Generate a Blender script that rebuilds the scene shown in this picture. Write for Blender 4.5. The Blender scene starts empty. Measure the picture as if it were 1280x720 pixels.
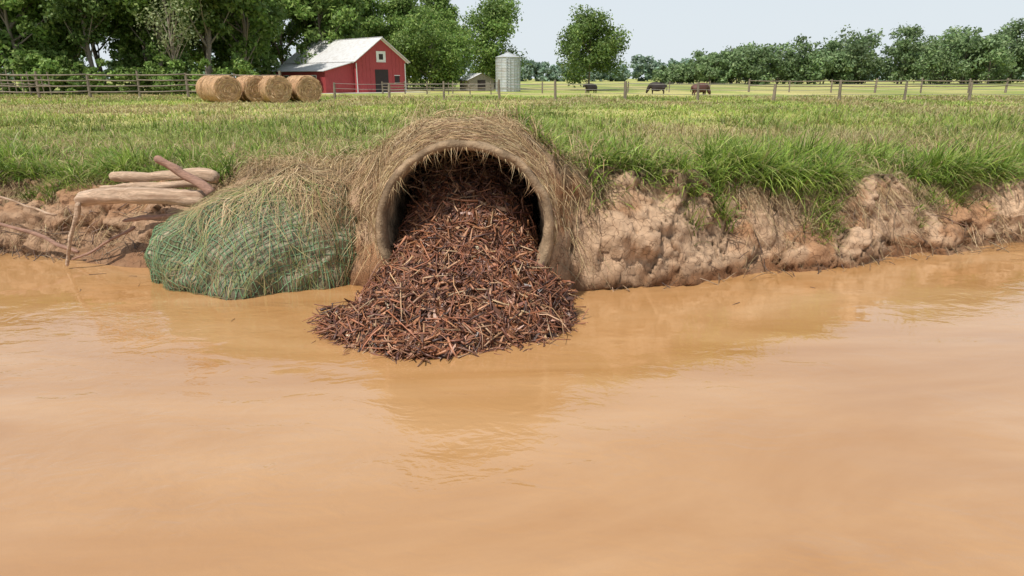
import bpy, math, random
import numpy as np
from mathutils import Vector, kdtree
rng=np.random.default_rng(7); random.seed(7)
scene=bpy.context.scene
R=math.radians
# ---------------------------------------------------------------- helpers
def link(o,parent=None):
    scene.collection.objects.link(o)
    if parent: o.parent=parent
    return o
def empty(name,loc=(0,0,0),rz=0):
    e=bpy.data.objects.new(name,None); e.location=loc; e.rotation_euler=(0,0,rz); e.empty_display_size=.2
    return link(e)
def mesh_np(name,V,F,col=None,mats=(),smooth=False,matidx=None):
    V=np.asarray(V,dtype=np.float32); F=np.asarray(F,dtype=np.int32)
    me=bpy.data.meshes.new(name); k=F.shape[1]
    me.vertices.add(len(V)); me.vertices.foreach_set('co',V.ravel())
    me.loops.add(F.size); me.loops.foreach_set('vertex_index',F.ravel())
    me.polygons.add(len(F)); me.polygons.foreach_set('loop_start',np.arange(0,F.size,k,dtype=np.int32))
    if smooth: me.polygons.foreach_set('use_smooth',np.ones(len(F),dtype=bool))
    for m in mats: me.materials.append(m)
    if matidx is not None: me.polygons.foreach_set('material_index',np.asarray(matidx,dtype=np.int32))
    me.update(calc_edges=True)
    if col is not None:
        a=me.color_attributes.new('Col','FLOAT_COLOR','POINT')
        c=np.ones((len(V),4),dtype=np.float32); c[:,:3]=col
        a.data.foreach_set('color',c.ravel())
    me.validate()
    return me
def obj_np(name,*a,parent=None,**k):
    return link(bpy.data.objects.new(name,mesh_np(name,*a,**k)),parent)
def hsh(ix,iy,iz,s):
    h=(ix*374761393+iy*668265263+iz*2147483647+s*974634777)&0xffffffff
    h=((h^(h>>13))*1274126177)&0xffffffff
    h=(h^(h>>16))&0xffffffff
    return h/4294967295.0
def vn(x,y,z=0.0,s=0):
    x,y,z=np.broadcast_arrays(np.asarray(x,float),np.asarray(y,float),np.asarray(z,float))
    ix=np.floor(x).astype(np.int64);iy=np.floor(y).astype(np.int64);iz=np.floor(z).astype(np.int64)
    fx=x-ix;fy=y-iy;fz=z-iz
    fx=fx*fx*(3-2*fx);fy=fy*fy*(3-2*fy);fz=fz*fz*(3-2*fz)
    r=0
    for a in (0,1):
        for b in (0,1):
            for c in (0,1):
                r=r+hsh(ix+a,iy+b,iz+c,s)*(fx if a else 1-fx)*(fy if b else 1-fy)*(fz if c else 1-fz)
    return r*2-1
def fbm(x,y,z=0.0,s=0,o=4):
    r=0;a=1;f=1
    for i in range(o):
        r=r+a*vn(x*f+i*7.3,y*f+i*3.1,z*f if not np.isscalar(z) or z else 0.0,s+i); a*=.5; f*=2.03
    return r
def norm(v): return v/np.maximum(np.linalg.norm(v,axis=-1,keepdims=True),1e-9)
def sstep(a,b,x):
    t=np.clip((x-a)/(b-a),0,1); return t*t*(3-2*t)
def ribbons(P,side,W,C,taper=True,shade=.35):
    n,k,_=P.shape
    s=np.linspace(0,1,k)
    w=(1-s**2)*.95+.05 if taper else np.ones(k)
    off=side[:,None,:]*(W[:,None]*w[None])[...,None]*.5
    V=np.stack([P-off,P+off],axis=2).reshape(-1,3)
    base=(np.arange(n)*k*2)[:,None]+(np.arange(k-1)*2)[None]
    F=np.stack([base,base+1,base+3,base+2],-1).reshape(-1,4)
    cc=C[:,None,None,:]*((1-shade)+shade*s)[None,:,None,None]  # darker towards the root: natural base tone plus painted-in occlusion
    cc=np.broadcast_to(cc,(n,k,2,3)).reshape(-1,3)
    return V,F,cc
def tubes(P,Rad,C,m=4,caps=True):
    n,k,_=P.shape
    T=np.gradient(P,axis=1); T=norm(T)
    ref=np.where(np.abs(T[:,:1,2:3])>.85,np.array([1.,0,0]),np.array([0,0,1.]))
    ref=np.broadcast_to(ref,T.shape)
    U=norm(np.cross(T,ref)); Vv=np.cross(T,U)
    a=np.arange(m)*2*np.pi/m
    ring=P[:,:,None,:]+Rad[:,:,None,None]*(np.cos(a)[None,None,:,None]*U[:,:,None,:]+np.sin(a)[None,None,:,None]*Vv[:,:,None,:])
    V=ring.reshape(-1,3)
    b=(np.arange(n)*k*m)[:,None,None]+(np.arange(k-1)*m)[None,:,None]
    j=np.arange(m)[None,None,:]; j2=(j+1)%m
    F=np.stack([b+j,b+j2,b+j2+m,b+j+m],-1).reshape(-1,4)
    if caps and m==4:
        s0=(np.arange(n)*k*m)[:,None]
        F=np.concatenate([F,s0+np.array([[3,2,1,0]]),s0+(k-1)*m+np.array([[0,1,2,3]])])
    cc=np.broadcast_to(C[:,None,None,:],(n,k,m,3)).reshape(-1,3)
    return V,F,cc
def merge(parts):
    Vs,Fs,Cs=[],[],[];o=0
    for V,F,C in parts:
        Vs.append(V);Fs.append(F+o);Cs.append(C);o+=len(V)
    return np.concatenate(Vs),np.concatenate(Fs),np.concatenate(Cs)
def pick(pal,n,jit=.2):
    pal=np.array(pal); i=rng.integers(0,len(pal),n)
    return pal[i]*(1+jit*rng.uniform(-1,1,(n,1)))*(1+.06*rng.uniform(-1,1,(n,3)))
# ---------------------------------------------------------------- materials
def newmat(name):
    m=bpy.data.materials.new(name); m.use_nodes=True
    nt=m.node_tree; nt.nodes.clear()
    out=nt.nodes.new('ShaderNodeOutputMaterial')
    return m,nt,out
def N(nt,t,**k):
    n=nt.nodes.new(t)
    for a,v in k.items():
        if a in n.inputs: n.inputs[a].default_value=v
        else: setattr(n,a,v)
    return n
def noise(nt,scale,detail=5,rough=.6,vec=None,dist=0):
    n=nt.nodes.new('ShaderNodeTexNoise'); n.inputs['Scale'].default_value=scale; n.inputs['Detail'].default_value=detail
    n.inputs['Roughness'].default_value=rough; n.inputs['Distortion'].default_value=dist
    if vec is not None: nt.links.new(vec,n.inputs['Vector'])
    return n
def ramp(nt,fac,stops):
    r=nt.nodes.new('ShaderNodeValToRGB'); e=r.color_ramp.elements
    while len(e)<len(stops): e.new(.5)
    for i,(p,c) in enumerate(stops): e[i].position=p; e[i].color=(*c,1) if len(c)==3 else c
    nt.links.new(fac,r.inputs[0]); return r
def objco(nt,scale=(1,1,1),rot=(0,0,0)):
    g=nt.nodes.new('ShaderNodeNewGeometry'); mp=nt.nodes.new('ShaderNodeMapping')
    mp.inputs['Scale'].default_value=scale; mp.inputs['Rotation'].default_value=rot; nt.links.new(g.outputs['Position'],mp.inputs['Vector']); return mp.outputs[0]
def mixc(nt,f,a,b,mode='MIX'):
    m=nt.nodes.new('ShaderNodeMix'); m.data_type='RGBA'; m.blend_type=mode
    for s,i in ((f,0),(a,6),(b,7)):
        if hasattr(s,'links'): nt.links.new(s,m.inputs[i])
        else: m.inputs[i].default_value=s if i==0 else (*s,1)
    return m.outputs[2]
def leafmat(name,trans=.3,rough=.6,spec=.25):
    m,nt,out=newmat(name)
    at=N(nt,'ShaderNodeAttribute',attribute_name='Col')
    p=N(nt,'ShaderNodeBsdfPrincipled'); p.inputs['Roughness'].default_value=rough; p.inputs['Specular IOR Level'].default_value=spec
    nt.links.new(at.outputs['Color'],p.inputs['Base Color'])
    if trans:
        t=N(nt,'ShaderNodeBsdfTranslucent'); nt.links.new(at.outputs['Color'],t.inputs['Color'])
        mx=N(nt,'ShaderNodeMixShader'); mx.inputs[0].default_value=trans
        nt.links.new(p.outputs[0],mx.inputs[1]); nt.links.new(t.outputs[0],mx.inputs[2]); nt.links.new(mx.outputs[0],out.inputs[0])
    else: nt.links.new(p.outputs[0],out.inputs[0])
    return m
def surfmat(name,base,var=.35,scale=6,rough=.8,bump=.3,bscale=None,stretch=(1,1,1),metal=0,dirt=None,co='obj'):
    m,nt,out=newmat(name)
    if co=='obj':
        tc=nt.nodes.new('ShaderNodeTexCoord'); mp=nt.nodes.new('ShaderNodeMapping'); mp.inputs['Scale'].default_value=stretch
        nt.links.new(tc.outputs['Object'],mp.inputs['Vector']); v=mp.outputs[0]
    else: v=objco(nt,stretch)
    n=noise(nt,scale,6,.65,v); b=np.array(base)
    r=ramp(nt,n.outputs[0],[(.28,tuple(b*(1-var))),(.5,tuple(b)),(.72,tuple(np.minimum(b*(1+var),.9)))])
    c=r.outputs[0]
    if dirt:
        n2=noise(nt,scale*.35,4,.6,v); r2=ramp(nt,n2.outputs[0],[(.45,(0,0,0)),(.65,(1,1,1))])
        c=mixc(nt,r2.outputs[0],c,dirt)
    p=N(nt,'ShaderNodeBsdfPrincipled'); p.inputs['Roughness'].default_value=rough; p.inputs['Metallic'].default_value=metal
    nt.links.new(c,p.inputs['Base Color'])
    if bump:
        nb=noise(nt,bscale or scale*3,5,.6,v); bp=N(nt,'ShaderNodeBump'); bp.inputs['Strength'].default_value=bump; bp.inputs['Distance'].default_value=.02
        nt.links.new(nb.outputs[0],bp.inputs['Height']); nt.links.new(bp.outputs[0],p.inputs['Normal'])
    nt.links.new(p.outputs[0],out.inputs[0]); return m
M_grass=leafmat('grass_blades',.35,.5,.35)
M_straw=leafmat('dry_straw',.12,.7,.2)
M_leaf=leafmat('tree_leaves',.35,.55,.3)
M_bark=leafmat('bark',0,.9,.1)
M_debris=leafmat('debris_sticks',0,.45,.55)

# ---------------------------------------------------------------- terrain definition
SX=[-400,-30,-12,-7.3,-5.4,-4.6,-3.9,-3.0,-2.1,-1.7,-1.45,0.45,0.7,1.1,2.2,3.0,3.8,5.6,7.75,12,30,400]
SY=[ 12,10.5,9.7,9.4,9.3,9.1,8.9,8.6,8.2,7.9,7.55,7.5,7.75,7.95,8.02,8.3,8.6,9.25,10.05,11.4,15,22]
TX=[-400,-12,-6,-4.6,-3.8,-3.0,-2.2,-1.65,-1.05,0.05,.65,1.4,2.2,3,4,8,20,400]
TZ=[1,1,1.0,1.0,1.08,1.2,1.3,1.40,1.84,1.84,1.40,1.33,1.22,1.1,1.03,.9,.95,1]
WX=[-400,-6,-4.2,-3,-1.7,-1.4,.5,.8,1.4,3,6,400]
WW=[1,1.0,.9,.6,.35,.28,.28,.4,.62,.8,.95,1.1]
def Ys(x): return np.interp(x,SX,SY)+.13*vn(x*1.1,3.3,0,5)*sstep(.9,1.8,np.abs(x+.5))+.05*vn(x*4,1.3,0,6)*sstep(.9,1.8,np.abs(x+.5))
def Tz(x): return np.interp(x,TX,TZ)+.09*vn(x*1.3,9.1,0,8)*sstep(1.2,2,np.abs(x+.5))
def Wd(x): return np.interp(x,WX,WW)*(1+.28*vn(x*1.5,4.4,0,9)*sstep(1.2,2,np.abs(x+.5)))
def terr(x,y):
    x=np.asarray(x,float);y=np.asarray(y,float)
    t=y-Ys(x); w=Wd(x); zt=Tz(x)
    q=np.clip(t/w,0,1)
    face=(1-(1-q)**2.0)*.62+q*.38
    flat=.27*np.exp(-((x+5.0)/.8)**2)*np.exp(-(np.minimum(t,0)/.5)**2)*(1-q)
    z=np.where(t<0,np.maximum(t*.6,-.8)*np.where(np.abs(x+5)<1.5,.5,1),zt*face)+flat
    field=1.0+.05*fbm(x*.25,y*.25,0,21,2)+.10*vn(x*.03,y*.03,0,22)*sstep(20,60,y)
    bl=sstep(1.4,4.5,t)
    z=np.where(t>w,(zt+.04*fbm(x*1.3,y*1.3,0,23,3))*(1-bl)+field*bl,z)
    return z
def graded(a,b,step,growth,end):
    v=list(np.arange(a,b,step)); s=step
    while v[-1]<end: s*=growth; v.append(v[-1]+s)
    return v
xs_r=graded(0,9,.022,1.12,1800); xs_l=graded(0,8.5,.025,1.12,1800)
xs=np.array([-q for q in xs_l[::-1]][:-1]+xs_r)
ts=np.array([-2,-1.2,-.9]+graded(-.7,-.2,.04,1,-.2)+graded(-.16,1.4,.016,1.07,2600))
X,T=np.meshgrid(xs,ts); Y=Ys(X)+T
Z=terr(X,Y)
nx,nt_=len(xs),len(ts)
V=np.stack([X,Y,Z],-1).reshape(-1,3)
w=Wd(X)
facem=(sstep(-.15,.05,T)*(1-sstep(w*1.0,w*1.5+.15,T))*(np.abs(X)<11)).reshape(-1)
NS=9000
sp=np.column_stack([rng.uniform(-9,10,NS),rng.uniform(7.2,12,NS),rng.uniform(-.3,2.1,NS)])
kp=rng.random(NS)<(.15+.7*(vn(sp[:,0]*1.1,sp[:,1]*1.1,sp[:,2]*1.5,33)>.15))
sp=sp[kp]; NS=len(sp)
kd=kdtree.KDTree(NS)
for i,p in enumerate(sp): kd.insert(p,i)
kd.balance()
rnd=rng.uniform(-1,1,NS); tl=rng.normal(0,.55,(NS,3))
idx=np.where(facem>.02)[0]
dsp=np.zeros(len(V)); crk=np.zeros(len(V))
wx=V[:,0]+.07*fbm(V[:,0]*7,V[:,1]*7,V[:,2]*7,31,4); wz=V[:,2]+.07*fbm(V[:,0]*7,V[:,1]*7,V[:,2]*7,35,4)
crackw=np.clip(.45+.9*vn(V[:,0]*1.5,V[:,1]*1.5,V[:,2]*2,37),0.03,1.1)
for i in idx:
    q=(wx[i],V[i,1],wz[i]); r=kd.find_n(q,2)
    e=min((r[1][2]-r[0][2])/.032,1.0); j=r[0][1]
    off=(q[0]-sp[j,0])*tl[j,0]+(q[2]-sp[j,2])*tl[j,2]
    dsp[i]=rnd[j]*.025+max(min(off*.5,.06),-.06)-.07*crackw[i]*(1-e); crk[i]=(1-e)*crackw[i]
big=fbm(V[:,0]*1.3,V[:,1]*1.3,V[:,2]*2.0,41,2)*.15+fbm(V[:,0]*9,V[:,1]*9,V[:,2]*16,44,4)*.028
lump=.28*np.exp(-((V[:,0]-1.5)/.75)**2)
D=(dsp*1.1+big+lump)*facem
nearpipe=sstep(.85,1.3,np.abs(V[:,0]+.5))
V[:,1]-=D*(.35+.65*nearpipe)*.9; V[:,2]+=dsp*facem*.6+np.where(T.reshape(-1)>0,big*facem*.35,0)
ii=np.arange(nx-1)[None]+np.arange(nt_-1)[:,None]*nx
F=np.stack([ii,ii+1,ii+1+nx,ii+nx],-1).reshape(-1,4)
CX,CZ,RO,RI=-.50,.86,.945,.85
ins=((V[:,0]-CX)**2+(V[:,2]-CZ)**2<.90**2)&(V[:,1]<7.95)&(V[:,1]>7.0)&(V[:,2]>-.12)
F=F[~ins[F].any(1)]
x_,y_,z_,t_=V[:,0],V[:,1],V[:,2],T.reshape(-1)
soil=np.array([.53,.355,.225])*(1+.18*fbm(x_*1.3,y_*1.3,z_*2,51,4))[:,None]
sm=sstep(.0,.45,fbm(x_*1.7,y_*1.7,z_*2.5,52,3))[:,None]
soil=soil*(1-sm)+soil*np.array([.78,.64,.53])*sm
soil*=(1-.45*np.clip(crk,0,1))[:,None]
wet=sstep(.24,.05,z_+.08*vn(x_*5,y_*5,0,53))[:,None]
soil=soil*(1-wet*np.array([.45,.53,.60]))
hum=(sstep(.70,1.0,t_/w.reshape(-1)+.22*fbm(x_*3,y_*3,0,54,2)))[:,None]
soil=soil*(1-hum)+np.array([.2,.14,.08])*hum
lefty=sstep(-3.5,-5,x_)[:,None]*.45; soil=soil*(1-lefty)+np.array([.32,.18,.10])*lefty
gm=sstep(w.reshape(-1)*1.0,w.reshape(-1)*1.25+.1,t_)[:,None]
dry=sstep(-.35,.45,fbm(x_*.22,y_*.1,0,61,3))[:,None]
gr=np.array([.25,.30,.065])*(1-dry)+np.array([.43,.39,.14])*dry
gr=gr*(1+.15*fbm(x_*.05,y_*.03,0,62,3))[:,None]
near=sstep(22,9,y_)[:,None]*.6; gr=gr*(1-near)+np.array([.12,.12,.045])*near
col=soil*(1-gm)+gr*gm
m,nt,out=newmat('ground_soil')
at=N(nt,'ShaderNodeAttribute',attribute_name='Col'); co=objco(nt)
n1=noise(nt,9,8,.7,co); n2=noise(nt,45,7,.75,co)
r1=ramp(nt,n1.outputs[0],[(.3,(.64,.61,.58)),(.5,(1,1,1)),(.7,(1.22,1.2,1.17))])
c=mixc(nt,1.0,at.outputs['Color'],r1.outputs[0],'MULTIPLY')
dn=noise(nt,3,3,.5,co); dv=N(nt,'ShaderNodeVectorMath',operation='MULTIPLY_ADD'); nt.links.new(dn.outputs['Color'],dv.inputs[0]); dv.inputs[1].default_value=(.35,.35,.35); nt.links.new(co,dv.inputs[2])
vo=N(nt,'ShaderNodeTexVoronoi',feature='DISTANCE_TO_EDGE'); vo.inputs['Scale'].default_value=9; nt.links.new(dv.outputs[0],vo.inputs['Vector'])
r2=ramp(nt,vo.outputs['Distance'],[(0,(0,0,0)),(.03,(1,1,1))])
sx=N(nt,'ShaderNodeSeparateXYZ'); g=N(nt,'ShaderNodeNewGeometry'); nt.links.new(g.outputs['Position'],sx.inputs[0])
mr=N(nt,'ShaderNodeMapRange'); nt.links.new(sx.outputs['Y'],mr.inputs[0]); mr.inputs[1].default_value=10.5; mr.inputs[2].default_value=12.5; mr.inputs[3].default_value=.9; mr.inputs[4].default_value=0
cm=noise(nt,1.6,3,.5,co); cmr=ramp(nt,cm.outputs[0],[(.38,(0,0,0)),(.52,(1,1,1))])
cf=N(nt,'ShaderNodeMath',operation='MULTIPLY'); nt.links.new(mr.outputs[0],cf.inputs[0]); nt.links.new(cmr.outputs[0],cf.inputs[1])
rc=ramp(nt,r2.outputs[0],[(0,(.36,.29,.24)),(1,(1,1,1))])
c2=mixc(nt,cf.outputs[0],c,mixc(nt,1.0,c,rc.outputs[0],'MULTIPLY'))
p=N(nt,'ShaderNodeBsdfPrincipled'); p.inputs['Roughness'].default_value=.8; p.inputs['Specular IOR Level'].default_value=.3
nt.links.new(c2,p.inputs['Base Color'])
b1=N(nt,'ShaderNodeBump'); b1.inputs['Strength'].default_value=.5; b1.inputs['Distance'].default_value=.02; nt.links.new(r2.outputs[0],b1.inputs['Height'])
b2=N(nt,'ShaderNodeBump'); b2.inputs['Strength'].default_value=.9; b2.inputs['Distance'].default_value=.03; nt.links.new(n2.outputs[0],b2.inputs['Height']); nt.links.new(b1.outputs[0],b2.inputs['Normal'])
nt.links.new(b2.outputs[0],p.inputs['Normal']); nt.links.new(p.outputs[0],out.inputs[0])
M_ground=m
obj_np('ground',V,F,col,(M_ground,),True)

# ---------------------------------------------------------------- water
m,nt,out=newmat('muddy_water')
def mth(op,x,y):
    k=N(nt,'ShaderNodeMath',operation=op)
    for i,q in enumerate((x,y)):
        if hasattr(q,'links'): nt.links.new(q,k.inputs[i])
        else: k.inputs[i].default_value=q
    return k.outputs[0]
co=objco(nt,(.6,1.0,1),(0,0,.12)); co2=objco(nt,(.3,.8,1),(0,0,-.15)); co3=objco(nt,(.7,1.1,1),(0,0,.2))
n1=noise(nt,.6,6,.58,co2,1.8)
r=ramp(nt,n1.outputs[0],[(.3,(.36,.18,.062)),(.5,(.42,.23,.095)),(.72,(.49,.295,.145))])
p=N(nt,'ShaderNodeBsdfPrincipled'); p.inputs['Roughness'].default_value=.015; p.inputs['IOR'].default_value=1.9
nt.links.new(r.outputs[0],p.inputs['Base Color'])
a=noise(nt,.9,2,.45,co,.5); b=noise(nt,3.2,2,.5,co,1.2); c=noise(nt,9,3,.5,co3,1.2)
msk=noise(nt,.4,3,.55,co2,.8); rm=ramp(nt,msk.outputs[0],[(.44,(.05,.05,.05)),(.62,(1,1,1))])
h=mth('ADD',mth('MULTIPLY',a.outputs[0],.55),mth('MULTIPLY',mth('MULTIPLY',b.outputs[0],.36),rm.outputs[0]))
h=mth('ADD',h,mth('MULTIPLY',mth('MULTIPLY',c.outputs[0],.13),rm.outputs[0]))
h=mth('ADD',h,mth('MULTIPLY',b.outputs[0],.05))
bp=N(nt,'ShaderNodeBump'); bp.inputs['Strength'].default_value=1; bp.inputs['Distance'].default_value=.045
nt.links.new(h,bp.inputs['Height']); nt.links.new(bp.outputs[0],p.inputs['Normal']); nt.links.new(p.outputs[0],out.inputs[0])
obj_np('river_water',[(-1500,-300,0),(1500,-300,0),(1500,30,0),(-1500,30,0)],[(0,1,2,3)],None,(m,))

# ---------------------------------------------------------------- culvert
na=120
A=np.linspace(0,2*np.pi,na,endpoint=False)
prof=[]
for yy in np.linspace(8.95,7.2,60): prof.append((yy,RI+.014*math.sin(yy*52)))
prof+=[(7.10,RI-.005),(7.06,RI+.015),(7.045,RI+.04),(7.05,RO-.03),(7.09,RO)]
for yy in np.linspace(7.2,8.95,6): prof.append((yy,RO))
VV=[]
for yy,rr in prof:
    n_=.022*fbm(np.cos(A)*5,np.sin(A)*5,np.full(na,yy*4),71,4)
    VV.append(np.stack([CX+(rr+n_)*np.cos(A),yy+n_*.8,CZ+(rr+n_)*np.sin(A)],-1))
VV=np.concatenate(VV); k=len(prof)
b=(np.arange(k-1)*na)[:,None]; j=np.arange(na)[None]; j2=(j+1)%na
FF=np.stack([b+j,b+j2,b+j2+na,b+j+na],-1).reshape(-1,4)
M_pipe=surfmat('weathered_concrete',(.34,.235,.14),.5,7,.9,.9,40,dirt=(.15,.10,.055))
culvert=empty('culvert_pipe')
obj_np('pipe_barrel',VV,FF,None,(M_pipe,),True,parent=culvert)
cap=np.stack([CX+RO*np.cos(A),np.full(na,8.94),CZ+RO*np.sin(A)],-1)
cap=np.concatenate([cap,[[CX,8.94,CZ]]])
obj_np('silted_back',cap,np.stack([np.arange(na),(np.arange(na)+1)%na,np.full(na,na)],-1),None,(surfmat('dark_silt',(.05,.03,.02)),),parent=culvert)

# ---------------------------------------------------------------- debris fan
yk=[5.75,5.9,6.15,6.4,6.7,7.0,7.3,7.6,8.0,8.9]
zk=[-.03,.03,.13,.25,.43,.66,.90,1.12,1.26,1.31]
wk=[.26,.60,.98,1.20,1.22,1.06,.89,.84,.83,.83]
ck=[-.84,-.80,-.72,-.67,-.62,-.57,-.53,-.50,-.50,-.50]
def pile(x,y):
    zc=np.interp(y,yk,zk); wv=np.interp(y,yk,wk); cx=np.interp(y,yk,ck)
    wv=wv*(1+.20*vn(y*3.5,x*.0+np.sign(x-cx)*3,0,81)*sstep(7.2,6.8,y))
    q=np.abs(x-cx)/wv
    ex=np.interp(y,[6,7.4],[1.8,3.2]); pw=np.interp(y,[6.3,6.9,7.3],[1.0,1.2,.8])
    return np.where(q<1,(zc+.03)*np.maximum(1-np.minimum(q,1)**ex,0)**pw,0)-.03+(.14*fbm(x*2.1,y*2.1,0,82,4))*sstep(1.0,.75,q)*sstep(5.7,6.3,y)+.03*(q<1)*(y<7.1)
px_=np.linspace(-2.1,.9,150); py_=np.linspace(5.6,8.9,160)
PX,PY=np.meshgrid(px_,py_); PZ=pile(PX,PY)-.04
i2=np.arange(149)[None]+np.arange(159)[:,None]*150
keep=(PY<7.08)|(np.abs(PX-CX)<.82)
F2=np.stack([i2,i2+1,i2+151,i2+150],-1).reshape(-1,4); F2=F2[keep.reshape(-1)[F2].all(1)]
deb=empty('debris_pile')
obj_np('packed_core',np.stack([PX,PY,PZ],-1).reshape(-1,3),F2,None,(surfmat('wet_debris_core',(.05,.026,.017),.5,20,.8,.8,60,co='w'),),True,parent=deb)
def scatter_pile(n):
    out=[]
    while sum(map(len,out))<n:
        x=rng.uniform(-2.1,.9,n); y=rng.uniform(5.65,8.4,n)
        z=pile(x,y); e=.02
        gx=(pile(x+e,y)-z)/e; gy=(pile(x,y+e)-z)/e
        wv=np.interp(y,yk,wk); cx=np.interp(y,yk,ck)
        ok=(np.abs(x-cx)<wv*1.04)&(rng.random(n)<np.minimum(np.sqrt(1+gx**2+gy**2),2.6)/2.6)&(z>-.07)
        ok&=(y<7.08)|(np.abs(x-CX)<.76)
        nn=norm(np.stack([-gx,-gy,np.ones(n)],-1))
        out.append(np.concatenate([np.stack([x,y,z],-1),nn],-1)[ok])
    o=np.concatenate(out)[:n]; return o[:,:3],o[:,3:]
def sticks(P,Nn,Lr,Rr,pal,tilt=.35,bend=.12,lift=.04):
    n=len(P)
    r=rng.normal(size=(n,3)); d=r-(r*Nn).sum(1,keepdims=True)*Nn; d=norm(norm(d)+Nn*rng.normal(0,tilt,(n,1)))
    L=rng.uniform(*Lr,n)*rng.uniform(.5,1,n); Rd=rng.uniform(*Rr,n)
    s=np.linspace(-.5,.5,4)
    bd=norm(np.cross(d,rng.normal(size=(n,3))))*(L*rng.uniform(-bend,bend,n))[:,None]
    c=P+Nn*rng.uniform(-.01,lift,(n,1))
    Pp=c[:,None]+d[:,None]*(L[:,None]*s)[...,None]+bd[:,None]*(1-4*s**2)[None,:,None]
    Rr_=Rd[:,None]*np.array([1,.9,.8,.45])[None]
    return tubes(Pp,Rr_,pick(pal,n,.35))
palD=[(.25,.10,.05),(.30,.125,.06),(.17,.064,.035),(.34,.16,.08),(.10,.04,.026),(.27,.105,.045),(.40,.23,.125),(.06,.027,.018),(.21,.08,.04),(.14,.057,.032)]
P,Nn=scatter_pile(5600)
pt=[sticks(P,Nn,(.10,.32),(.004,.008),palD,.35,.15,.06)]
P,Nn=scatter_pile(2300)
pt.append(sticks(P,Nn,(.18,.42),(.007,.014),palD,.3,.16,.09))
P,Nn=scatter_pile(1200)
pt.append(sticks(P,Nn,(.30,.65),(.004,.008),palD+[(.46,.31,.18)],.28,.22,.10))
q=merge(pt); obj_np('sticks',*q[:2],q[2],(M_debris,),parent=deb)
def flakes(P,Nn,Lr,Wr,pal,tilt=.5):
    n=len(P); r=rng.normal(size=(n,3)); d=norm(r-(r*Nn).sum(1,keepdims=True)*Nn)
    nn=norm(Nn+rng.normal(0,tilt,(n,3))); d=norm(np.cross(nn,np.cross(d,nn))); sd=np.cross(nn,d)
    L=rng.uniform(*Lr,n); s=np.array([-.5,-.15,.2,.5]); c=P+Nn*rng.uniform(0,.06,(n,1))
    Pp=c[:,None]+d[:,None]*(L[:,None]*s)[...,None]+nn[:,None]*((s**2-.1)[None,:]*L[:,None]*rng.uniform(-.6,.6,(n,1)))[...,None]
    W=rng.uniform(*Wr,n); ww=np.array([.25,1,.85,.12])
    off=sd[:,None]*(W[:,None]*ww)[...,None]*.5
    V=np.stack([Pp-off,Pp+off],2).reshape(-1,3)
    base=(np.arange(n)*8)[:,None]+(np.arange(3)*2)[None]
    F=np.stack([base,base+1,base+3,base+2],-1).reshape(-1,4)
    return V,F,np.repeat(pick(pal,n,.3),8,axis=0)
P,Nn=scatter_pile(7500)
pt=[flakes(P,Nn,(.08,.28),(.018,.046),palD)]
P,Nn=scatter_pile(200)
pt.append(flakes(P,Nn,(.05,.1),(.02,.04),[(.5,.38,.24),(.55,.45,.3),(.16,.2,.06),(.45,.3,.16)],.4))
q=merge(pt); obj_np('leaves_and_bark',q[0],q[1],q[2],(M_debris,),parent=deb)
n=800; a_=rng.uniform(np.pi*.95,2.05*np.pi,n); rr=.93+np.abs(rng.normal(0,.10,n))
fx=-.70+1.2*rr*np.cos(a_); fy=6.70+.90*rr*np.sin(a_)
P=np.stack([fx,fy,np.full(n,.004)],-1); Nn=np.tile([0,0,1.],(n,1))
q=sticks(P,Nn,(.04,.24),(.003,.007),palD,.03,.12,.006); obj_np('floating_bits',*q[:2],q[2],(M_debris,),parent=deb)
tw=np.array([[[-.78,5.85,.02],[-.8,5.7,.02],[-.79,5.58,.018],[-.82,5.47,.008]],[[-.8,5.7,.012],[-.86,5.66,.03],[-.9,5.6,.03],[-.92,5.58,.02]],[[-.79,5.6,.01],[-.75,5.56,.03],[-.73,5.54,.03],[-.72,5.52,.02]]])
q=tubes(tw,np.array([[.012,.011,.008,.005]]*3),np.array([(.17,.08,.04)]*3)); obj_np('toe_twig',*q[:2],q[2],(M_debris,),parent=deb)
n=420; a_=rng.uniform(.12*np.pi,.88*np.pi,n); yy=rng.uniform(7.5,8.7,n); rr=rng.uniform(.5,.82,n)
P=np.stack([CX+rr*np.cos(a_),yy,CZ+rr*np.sin(a_)],-1)
Nn=norm(rng.normal(size=(n,3)))
q=sticks(P,Nn,(.12,.5),(.003,.008),[(.16,.08,.045),(.3,.19,.10),(.07,.035,.022)],.5,.25,0); obj_np('hung_up_sticks',*q[:2],q[2],(M_debris,),parent=deb)

# ---------------------------------------------------------------- netted mound
mcx,mcy,mrx,mry,mH=-3.10,8.66,1.44,1.15,1.22
def dome(p,q,off=0.0):
    r=np.sqrt(p*p+q*q); az=np.arctan2(q,p); rr=np.minimum(r,1.0)
    hs=np.sin(rr*np.pi/2)**.92; vs=np.cos(rr*np.pi/2)**.78
    x=mcx+(mrx*hs)*np.cos(az)*(1+.06*vn(az*1.5,1,0,91)); y=mcy+mry*hs*np.sin(az)*(1+.04*vn(az*2.5,4,0,94))
    z=mH*vs*(1+.26*np.cos(az)*hs)
    b=.10*fbm(x*1.9,y*1.9,z*1.9,92,3)+.03*fbm(x*7,y*7,z*7,93,3)
    nrm=norm(np.stack([(x-mcx)/mrx**2,(y-mcy)/mry**2,(z+.1)/mH**2],-1))
    return np.stack([x,y,z-.02],-1)+nrm*(b+off)[...,None],nrm
g=np.linspace(0,1,110); az=np.linspace(0,2*np.pi,260,endpoint=False)
G,AZ=np.meshgrid(g,az); Pd,_=dome(G*np.cos(AZ),G*np.sin(AZ))
ng=110; b=(np.arange(260)*ng)[:,None]; b2=(((np.arange(260)+1)%260)*ng)[:,None]; j=np.arange(ng-1)[None]
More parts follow.
